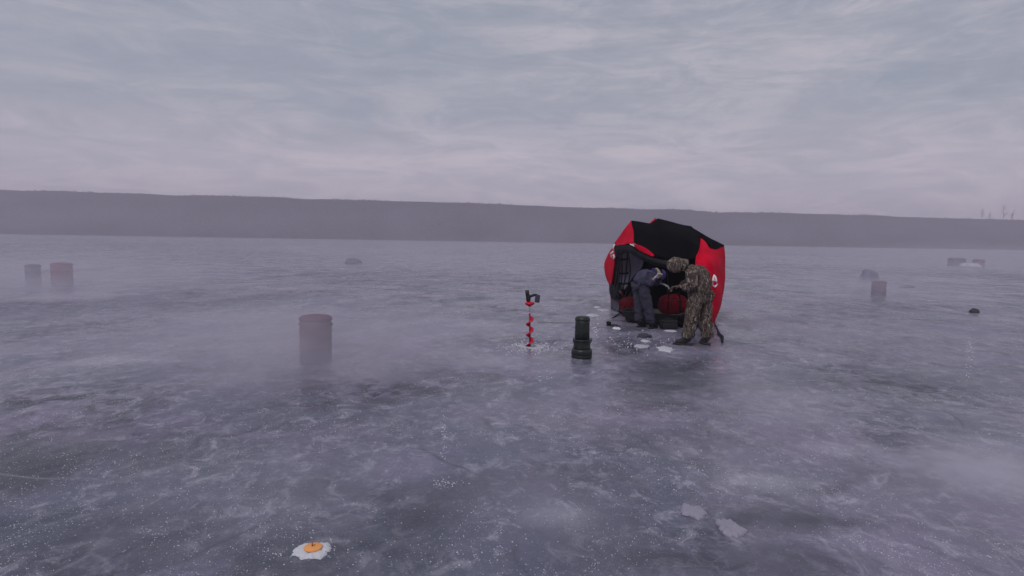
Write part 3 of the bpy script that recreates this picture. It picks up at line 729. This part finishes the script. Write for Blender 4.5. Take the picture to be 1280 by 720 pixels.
# slush ring round the hole: lumpy
def slush_ring(name, c, r0, r1, h, mat, seed, squash=1.0, n=90, jag=.25):
    bm = bmesh.new(); rings = []
    for k, (t, hh) in enumerate(((0, -.02), (.04, .35), (.18, .95), (.42, 1.0), (.65, .55), (.85, .25), (1, -.06))):
        ring = []
        for i in range(n):
            a = 2*math.pi*i/n; dx, dy = math.cos(a), math.sin(a)
            rr = r0+(r1*(1+jag*noise.noise(Vector((dx*1.8, dy*1.8, seed)))+jag*.5*noise.noise(Vector((dx*6, dy*6, seed))))-r0)*t
            q = .55+.9*noise.noise(Vector((dx*rr*22, dy*rr*22, seed+3)))
            ring.append(bm.verts.new((c[0]+dx*rr, c[1]+dy*rr*squash, h*hh*max(.15, q) if 0 < k < 6 else h*hh-.006)))
        rings.append(ring)
    for a, b in zip(rings, rings[1:]):
        for i in range(n): bm.faces.new((a[i], a[(i+1) % n], b[(i+1) % n], b[i]))
    return obj(name, bm, mat)
hc = G(663.5, 433)
tag(slush_ring('slush_ring', (hc.x, hc.y), .085, .20, .022, M['slush'], 3, jag=.6), 'ring of white slush round the auger hole', 'slush')
M['water'] = plain('hole_water', (.006, .007, .01), .08, 0, .1)
bm = bmesh.new(); lathe(bm, [(.09, 0), (.09, .006)], 28, hc.x, hc.y, .004); o = obj('hole_water', bm, M['water'], None, False)
tag(o, 'dark round hole of water at the foot of the ice auger', 'ice hole')

# ------------------------------------------------------------------ black canister
cp = G(727, 447); cn = thing('bait_canister', (cp.x, cp.y, 0), 'tall black stepped canister standing between the auger and the shelter', 'canister')
bm = bmesh.new(); lathe(bm, [(.140, 0), (.150, .008), (.152, .035), (.146, .045), (.152, .055), (.152, .10), (.146, .125), (.135, .135)], 40); obj('base', bm, M['canister'], cn)
bm = bmesh.new(); lathe(bm, [(.128, .13), (.124, .16), (.118, .24), (.120, .25), (.128, .253), (.128, .268), (.118, .275)], 40); obj('collar', bm, M['canister'], cn)
bm = bmesh.new(); lathe(bm, [(.110, .27), (.106, .40), (.104, .52), (.103, .555)], 40); obj('body', bm, M['canister'], cn)
bm = bmesh.new(); lathe(bm, [(.108, .548), (.110, .56), (.106, .585), (.09, .605), (.06, .612), (.0005, .614)], 40); obj('lid', bm, M['canister'], cn)
for s in (-1, 1):
    bm = bmesh.new(); tube(bm, [(s*.118, -.02, .22), (s*.135, -.03, .255), (s*.128, -.02, .30)], .008, 6); obj('latch', bm, M['canister'], cn)
bm = bmesh.new(); a = G(672, 403); b = G(722, 404); n = 14
tube(bm, [a.lerp(b, i/n)+Vector((0, .12*noise.noise(Vector((i*.4, 2, 0))), .004)) for i in range(n+1)], .0035, 5)
tag(obj('cord', bm, M['dark_stone']), 'thin dark cord lying on the ice between auger and black canister', 'cord')

# ------------------------------------------------------------------ tip-up with orange disc frozen in slush, foreground
tp = G(391, 688)
def slab(name, c, rx, ry, h, mat, seed, jag=.3, n=56, rough=.5, corners=None):
    bm = bmesh.new(); rings = []
    for t, hh in ((1.0, -.25), (.93, .35), (.78, .8), (.6, 1.05), (.3, 1.0)):
        ring = []
        for i in range(n):
            a = 2*math.pi*i/n; dx, dy = math.cos(a), math.sin(a)
            k = 1+jag*noise.noise(Vector((dx*1.5, dy*1.5, seed)))+jag*.6*noise.noise(Vector((dx*4.5, dy*4.5, seed)))+jag*.35*noise.noise(Vector((dx*12, dy*12, seed)))
            z = h*hh*(1+rough*noise.noise(Vector((dx*t*4, dy*t*4, seed+5)))+.5*rough*noise.noise(Vector((dx*t*11, dy*t*11, seed+5))))
            ring.append(bm.verts.new((c[0]+dx*rx*t*k, c[1]+dy*ry*t*k, z if t < 1 else -.008)))
        rings.append(ring)
    for a, b in zip(rings, rings[1:]):
        for i in range(n): bm.faces.new((a[i], a[(i+1) % n], b[(i+1) % n], b[i]))
    bm.faces.new(rings[-1]); return obj(name, bm, mat)
tag(slab('snow_mound', (tp.x, tp.y), .105, .088, .012, M['frost'], 13, .28, n=90, rough=.5), 'small ragged white snow mound under the orange disc in the foreground', 'snow')
tu = thing('tip_up', (tp.x, tp.y, .012), 'round orange fishing tip-up disc frozen in a white snow patch, bottom left of the picture', 'tip-up')
bm = bmesh.new(); lathe(bm, [(.040, .0), (.048, .002), (.049, .008), (.045, .011), (.0004, .012)], 40); bmesh.ops.translate(bm, verts=bm.verts, vec=(.002, 0, 0)); obj('disc', bm, M['orange'], tu)
M['rust'] = plain('rust', (.28, .05, .02), .6)
bm = bmesh.new(); tube(bm, [(-.003, .0, .010), (-.002, 0, .032)], .0022, 6); obj('spindle', bm, M['rust'], tu)
bm = bmesh.new(); tube(bm, [(-.003, -.005, .017), (.012, .004, .020)], .0018, 5); tube(bm, [(-.003, -.005, .017), (-.009, .014, .020)], .0018, 5); obj('trigger_arm', bm, M['rust'], tu)

# ------------------------------------------------------------------ snow scraps
def scrap(px, py, wpx, dpx, h, label, mat='snow', seed=1, jag=.5, group=None):
    c = G(px, py); w = (wpx/2)/F*c.y; d = abs(G(px, py-dpx/2).y-G(px, py+dpx/2).y)/2
    o = slab('snow_patch', (c.x, c.y), w, d, h, M[mat], seed, jag); tag(o, label, 'snow', group); return o
scrap(866, 638, 34, 15, .012, 'angular pale snow patch on the ice in the lower right foreground, the farther of two', 'dirty_snow', 21, .55)
scrap(911, 660, 36, 20, .014, 'blocky pale snow patch in the lower right foreground, the nearer of two', 'dirty_snow', 22, .5)
scrap(831, 436.5, 20, 5, .022, 'bright white snow lump left of the camouflaged boots', 'snow', 23)
scrap(802, 433, 17, 4.5, .014, 'dull white snow lump in front of the slate grey person', 'slush', 24)
scrap(806, 426, 9, 2.5, .01, 'tiny snow scrap beside the dark stone near the grey person', 'snow', 25)
scrap(771, 411, 9, 2.5, .025, 'small white snow scrap against the dark glove left of the grey person', 'frost', 26)
scrap(755, 388, 16, 2.6, .018, 'thin white snow streak left of the shelter corner', 'snow', 27)
scrap(747, 384, 8, 1.8, .016, 'small snow scrap farthest left of the shelter corner', 'snow', 28)
scrap(741, 394, 14, 3.2, .02, 'snow scrap just behind the top of the black canister', 'snow', 29)
scrap(838, 414, 14, 2.4, .015, 'white crumbs of snow in front of the red bag', 'snow', 30)
scrap(795, 398, 22, 2, .012, 'narrow line of snow along the shelter opening', 'dirty_snow', 31)
# crumbs trail near canister: stuff
def crumbs():
    bm = bmesh.new(); rnd = random.Random(5)
    def chip(x, y, s):
        z = ice_h(x, y); n = 5; a0 = rnd.random()*6
        b_ = [bm.verts.new((x+s*rnd.uniform(.6, 1.2)*math.cos(a0+k*1.2566), y+s*rnd.uniform(.6, 1.2)*math.sin(a0+k*1.2566), z-.001)) for k in range(n)]
        t_ = bm.verts.new((x+rnd.uniform(-.3, .3)*s, y+rnd.uniform(-.3, .3)*s, z+s*rnd.uniform(.5, 1.1)))
        for k in range(n): bm.faces.new((b_[k], b_[(k+1) % n], t_))
    # frost crystals strewn over the near ice, in drifts
    cnt = 0
    while cnt < 22000:
        px = rnd.uniform(-150, 1430); py = 425+rnd.random()**.75*420
        c = G(px, py); g = noise.noise(Vector((c.x*.8, c.y*.8, 12)))+.5*noise.noise(Vector((c.x*2.5, c.y*2.5, 2)))
        if rnd.random() > .22+1.1*g + (.25 if px < 600 else 0): continue
        chip(c.x, c.y, rnd.choice((.0014, .0018, .0022, .0028, .0045))*(c.y/3.2)**.5); cnt += 1
    for (x0, y0, sx, sy, n) in ((664, 433, 30, 6, 420), (680, 470, 16, 10, 26), (745, 410, 8, 18, 60), (800, 430, 50, 12, 130), (390, 690, 60, 18, 110), (555, 545, 4, 30, 60), (560, 605, 20, 6, 60), (1212, 440, 5, 25, 60), (600, 690, 60, 20, 60),(900, 600, 90, 25, 60)):
        for i in range(n):
            c = G(x0+rnd.gauss(0, sx*.6), y0+rnd.gauss(0, sy*.6)); chip(c.x, c.y, rnd.uniform(.003, .011)*(c.y/9+.25))
    o = obj('frost_crystals', bm, M['frost'], None, False); o['kind'] = 'stuff'
    tag(o, 'loose frost crystals and ice crumbs strewn over the dark ice', 'frost')
crumbs()

# dark things on the ice
def lump(name, px, py, wpx, hpx, mat, label, cat, seed, D=None, group=None, sq=.7):
    c = G(px, py); w = wpx/2/F*c.y; h = hpx/F*c.y
    bm = bmesh.new(); bmesh.ops.create_icosphere(bm, subdivisions=4, radius=1)
    for v in bm.verts:
        q = v.co.copy(); k = 1+.28*noise.noise(q*1.3+Vector((seed, 0, 0)))+.1*noise.noise(q*4+Vector((seed, 3, 0)))
        v.co = Vector((q.x*w*k, q.y*w*sq*k, max(-.05*h, (q.z*k)*h*(1.0 if q.z > 0 else .1))))
    o = obj(name, bm, mat); o.location = (c.x, c.y, 0); return tag(o, label, cat, group)
# glove: palm plus fingers lying flat on the ice
gl = G(768, 408)
g1 = thing('glove', (gl.x, gl.y, .02), 'dark glove dropped on the ice in front of the shelter opening', 'glove')
hg = hand('', (-.09, 0, .01), (1, -.2, .02), (0, 0, -1), 1, M['slate_trouser'], g1, 1.35, .5); hg.name = 'palm'
bm = bmesh.new(); tube(bm, [(-.15, .02, .03), (-.12, .01, .035), (-.07, 0, .03)], [.05, .046, .038], 14); fold(obj('cuff', bm, M['dark_hem'], g1), .006, 30)
lump('stone', 805, 421.5, 19, 5, M['dark_stone'], 'flat dark stone on the ice in front of the slate grey person', 'stone', 4)
lump('stone', 1218, 390.5, 12, 5, M['dark_stone'], 'small dark peaked stone alone on the ice at the right', 'stone', 6)
M['faint_stone'] = hazed('faint_stone', (.21, .195, .265), (.40, .37, .48), -.3, .4)
lump('boulder', 441, 329.5, 22, 6.5, M['faint_stone'], 'low dark boulder far out on the ice, left of the shelter', 'boulder', 8)
lump('boulder', 1085.5, 348, 22, 11.5, M['faint_stone'], 'rounded grey boulder behind the mauve barrel on the right', 'boulder', 9)
lump('driftwood', 1134, 359, 18, 3, M['faint_stone'], 'low dark drift log on the ice right of the grey boulder', 'log', 14, sq=.25)

# ------------------------------------------------------------------ frosted barrels and huts on the lake
def barrel(px, py, wpx, hpx, col, frost, label, seed, open_top=False, group='frosted barrels out on the ice'):
    c = G(px, py); w = wpx/2/F*c.y; h = hpx/F*c.y
    m = hazed('hazed_plastic', col, frost, h*.0, h*.75)  # haze painted into the barrel colour, palest at the foot
    t = thing('barrel', (c.x, c.y, 0), label, 'barrel', group)
    bm = bmesh.new()
    lathe(bm, [(w*.93, -.01), (w*.97, h*.03), (w*.97, h*.30), (w*1.0, h*.32), (w*1.0, h*.35), (w*.97, h*.37), (w*.97, h*.62), (w*1.0, h*.64), (w*1.0, h*.67), (w*.97, h*.69), (w*.96, h*.90)], 36)
    obj('body', bm, m, t)
    bm = bmesh.new(); lathe(bm, [(w*.99, h*.89), (w*1.01, h*.905), (w*1.0, h*.94), (w*.85, h*.975), (w*.4, h*1.0), (.001, h*1.0)], 36); obj('lid', bm, m, t)
    for s in (-1, 1):
        bm = bmesh.new(); rbox(bm, (s*w*.99, 0, h*.80), (w*.10, w*.35, h*.05), bev=.004); obj('handle', bm, m, t)
    return t
barrel(395, 452, 40, 60, (.13, .055, .085), (.22, .19, .26), 'large frosted mauve barrel alone on the ice in the left middle distance', 1)
barrel(78, 358, 24, 30, (.17, .035, .065), (.24, .20, .27), 'reddish frosted barrel at the far left, beside a smaller grey one', 2)
barrel(42, 356, 17, 26, (.09, .08, .11), (.22, .2, .27), 'small grey frosted barrel at the far left edge', 3)
barrel(1098, 369, 17, 18, (.12, .035, .06), (.22, .19, .26), 'squat mauve frosted barrel in front of the grey boulder on the right', 4)
def hut(px, py, wpx, hpx, col, label, group='tiny far fishing huts'):
    c = G(px, py); w = wpx/2/F*c.y; h = hpx/F*c.y
    t = thing('fishing_hut', (c.x, c.y, 0), label, 'hut', group)
    m = hazed('hazed_board', col, (.26, .23, .31), 0, h*1.2)  # boards pale towards the ice with the same painted haze
    bm = bmesh.new(); rbox(bm, (0, 0, h*.4), (w*2, w*1.6, h*.8), bev=.02); obj('wall', bm, m, t)
    bm = bmesh.new()
    v = [bm.verts.new(p) for p in ((-w*1.1, -w*.95, h*.79), (w*1.1, -w*.95, h*.79), (w*1.1, w*.95, h*.79), (-w*1.1, w*.95, h*.79), (-w*1.05, 0, h), (w*1.05, 0, h))]
    for f in ((0, 1, 5, 4), (2, 3, 4, 5), (1, 2, 5), (3, 0, 4), (3, 2, 1, 0)): bm.faces.new([v[i] for i in f])
    obj('roof', bm, m, t, False)
    bm = bmesh.new(); rbox(bm, (w*.2, -w*.82, h*.33), (w*.5, .03, h*.6), bev=.005); obj('door', bm, m, t)
hut(1195.5, 332, 15, 10, (.13, .09, .12), 'larger far grey hut in the haze at the right')
hut(1223, 333, 10, 9, (.16, .06, .10), 'smaller far reddish hut in the haze at the right edge')
scrap(1209, 332.5, 13, 1.2, .25, 'pale snow heap between the two far huts', 'snow', 41)
# trampled snow heap behind the far-left barrels
scrap(96, 338, 30, 8, .14, 'pale snow bank behind the reddish barrel at the far left', 'dirty_snow', 42)
def drift(px, py, wpx, dpx, h, label, seed): scrap(px, py, wpx, dpx, h, label, 'dirty_snow', seed, .7)

# ------------------------------------------------------------------ haze
bm = bmesh.new(); bmesh.ops.create_cube(bm, size=1)
bmesh.ops.transform(bm, matrix=Matrix.Translation((0, 0, 27)) @ Matrix.Diagonal((3300, 3300, 58, 1)), verts=bm.verts)
m = bpy.data.materials.new('haze'); m.use_nodes = True; nt = m.node_tree; nt.nodes.clear()
out = nt.nodes.new('ShaderNodeOutputMaterial'); pv_ = nt.nodes.new('ShaderNodeVolumePrincipled')
pv_.inputs['Color'].default_value = (.93, .87, .98, 1); pv_.inputs['Density'].default_value = .0011
L(nt, pv_.outputs[0], out.inputs['Volume'])
o = obj('haze', bm, m, None, False); o['kind'] = 'stuff'; tag(o, 'thin mauve winter haze over the whole lake', 'haze')

# low drifting banks of ice mist, thin at their edges
def mist(px, py, rx, ry, rz, dens, seed, label, col=(.84, .80, .91)):
    c = G(px, py); bm = bmesh.new(); bmesh.ops.create_icosphere(bm, subdivisions=3, radius=1)
    bmesh.ops.scale(bm, verts=bm.verts, vec=(rx, ry, rz))
    m = bpy.data.materials.new('mist'); m.use_nodes = True; nt = m.node_tree; nt.nodes.clear()
    out = nt.nodes.new('ShaderNodeOutputMaterial'); v = nt.nodes.new('ShaderNodeVolumePrincipled')
    v.inputs['Color'].default_value = (*col, 1)
    p = pos(nt, (1/rx, 1/ry, 1/rz)); ln = N(nt, 'ShaderNodeVectorMath', operation='LENGTH'); L(nt, p, ln.inputs[0])
    mr = N(nt, 'ShaderNodeMapRange'); mr.inputs['From Min'].default_value = 1; mr.inputs['From Max'].default_value = .1
    mr.inputs['To Max'].default_value = dens; mr.interpolation_type = 'SMOOTHSTEP'; L(nt, ln.outputs['Value'], mr.inputs['Value'])
    n = noi(nt, pos(nt, (1, 1, 2), obj=False), (1.1 if seed > 0 else .02), 3)
    k = N(nt, 'ShaderNodeMath', operation='MULTIPLY'); L(nt, mr.outputs[0], k.inputs[0]); L(nt, ramp(nt, n, [(.34, .15), (.62, 1.)]).outputs[0], k.inputs[1])
    L(nt, k.outputs[0], v.inputs['Density']); L(nt, v.outputs[0], out.inputs['Volume'])
    o = obj('mist', bm, m, None); o.location = (c.x, c.y, rz*.35); o['kind'] = 'stuff'; tag(o, label, 'mist')
mist(392, 468, 2.8, 1.9, .85, .95, 1, 'low mist drifting round the barrel in the left middle distance')
mist(80, 368, 7, 5, 1.1, .38, 2, 'low mist drifting over the two barrels at the far left')
mist(1100, 378, 5, 4, 1.1, .24, 3, 'low mist drifting round the squat barrel and boulder on the right')
mist(1240, 600, 1.3, .8, .25, 1.6, 4, 'thin white wisp of mist low over the ice at the lower right')
mist(250, 430, 5, 3, .55, .15, 5, 'faint mist over the ice at the left')
mist(1120, 440, 4, 2.5, .5, .22, 6, 'faint mist over the ice right of the shelter')
mist(900, 520, 3.2, 1.0, .35, .30, 14, 'faint veil of mist over the ice in front of the shelter')
mist(560, 340, 16, 10, 1.6, .06, 7, 'faint wide bank of mist in the middle distance left of the shelter')
mist(1200, 338, 16, 12, 1.8, .09, 8, 'mist bank in front of the far huts')
mist(660, 640, .9, .5, .16, .9, 9, 'small wisp of mist over the near ice')
for x_, d_, rx_, ry_, rz_, de_, sd_ in ((0, 400, 640, 60, 20, .0035, 0),):
    px_ = 640+F*x_/d_; mist(px_, 304+(px_-640)*.0157, rx_, ry_, rz_, de_, -109.5, 'pale mist lying along the foot of the far shore')
    C.objects[-1].location = (x_, d_, rz_*.5)

# ------------------------------------------------------------------ sky and sun
EL, RO = R(48), R(205)
w = bpy.data.worlds.new('World'); sc.world = w; w.use_nodes = True; nt = w.node_tree; nt.nodes.clear()
out = nt.nodes.new('ShaderNodeOutputWorld'); bg = nt.nodes.new('ShaderNodeBackground'); bg.inputs['Strength'].default_value = .104
sky = nt.nodes.new('ShaderNodeTexSky'); sky.sky_type = 'NISHITA'; sky.sun_disc = False; sky.sun_elevation = EL; sky.sun_rotation = RO
sky.dust_density = 3
tc = nt.nodes.new('ShaderNodeTexCoord'); mp = nt.nodes.new('ShaderNodeMapping'); L(nt, tc.outputs['Generated'], mp.inputs[0])
mp.inputs['Scale'].default_value = (1.4, 1.4, 8.0); mp.inputs['Rotation'].default_value = (0, R(3), 0)
n1 = noi(nt, mp.outputs[0], 1.6, 8, .66, .9)
mp2 = nt.nodes.new('ShaderNodeMapping'); L(nt, tc.outputs['Generated'], mp2.inputs[0]); mp2.inputs['Scale'].default_value = (4, 4, 17)
n2 = noi(nt, mp2.outputs[0], 1.5, 8, .68, 1.2)
mp3 = nt.nodes.new('ShaderNodeMapping'); L(nt, tc.outputs['Generated'], mp3.inputs[0]); mp3.inputs['Scale'].default_value = (14, 14, 90)
n3 = noi(nt, mp3.outputs[0], 1.5, 6, .7, 1.5)
c = ramp(nt, n1, [(.34, (3.1, 3.45, 4.15)), (.5, (3.95, 4.0, 4.65)), (.64, (5.0, 4.75, 5.25))]).outputs[0]
c = mixc(nt, ramp(nt, n2, [(.35, .6), (.56, 0.)]).outputs[0], c, (2.75, 3.05, 3.7))
c = mixc(nt, ramp(nt, n2, [(.50, 0.), (.72, .6)]).outputs[0], c, (5.1, 4.8, 5.2))
c = mixc(nt, ramp(nt, n3, [(.36, .18), (.52, 0.)]).outputs[0], c, (2.7, 2.85, 3.45))
s = nt.nodes.new('ShaderNodeSeparateXYZ'); L(nt, tc.outputs['Generated'], s.inputs[0])
# bluer cloud to the left, warm pale band low over the shore
c = mixc(nt, ramp(nt, s.outputs[0], [(.0, .0)]).outputs[0], c, (3, 3, 3)) if False else c
mrx = nt.nodes.new('ShaderNodeMapRange'); L(nt, s.outputs[0], mrx.inputs['Value']); mrx.inputs['From Min'].default_value = .25
mrx.inputs['From Max'].default_value = -.65; mrx.inputs['To Max'].default_value = .35
c = mixc(nt, mrx.outputs[0], c, (3.0, 3.35, 4.2))
lo = ramp(nt, s.outputs[2], [(.06, .55), (.13, .45), (.19, 0.)]).outputs[0]
wl = nt.nodes.new('ShaderNodeMath'); wl.operation = 'MULTIPLY'; L(nt, lo, wl.inputs[0])
L(nt, ramp(nt, n2, [(.38, .5), (.6, 1.)]).outputs[0], wl.inputs[1])
c = mixc(nt, wl.outputs[0], c, (6.9, 5.7, 6.4))
c = mixc(nt, .94, sky.outputs[0], c)
L(nt, c, bg.inputs[0]); L(nt, bg.outputs[0], out.inputs[0])
sd_ = bpy.data.lights.new('sun', 'SUN'); sd_.energy = 1.0; sd_.angle = R(20); sd_.color = (1, .95, .93)
so = bpy.data.objects.new('sun', sd_); sc.collection.objects.link(so)
so.rotation_euler = (R(90)-EL, 0, R(180)-RO)
vs = sc.view_settings; vs.view_transform = 'Standard'; vs.look = 'None'; vs.exposure = 0; vs.gamma = 1
sc.cycles.volume_max_steps = 64; sc.cycles.volume_bounces = 1; sc.cycles.max_bounces = 6; sc.cycles.diffuse_bounces = 3; sc.cycles.glossy_bounces = 2
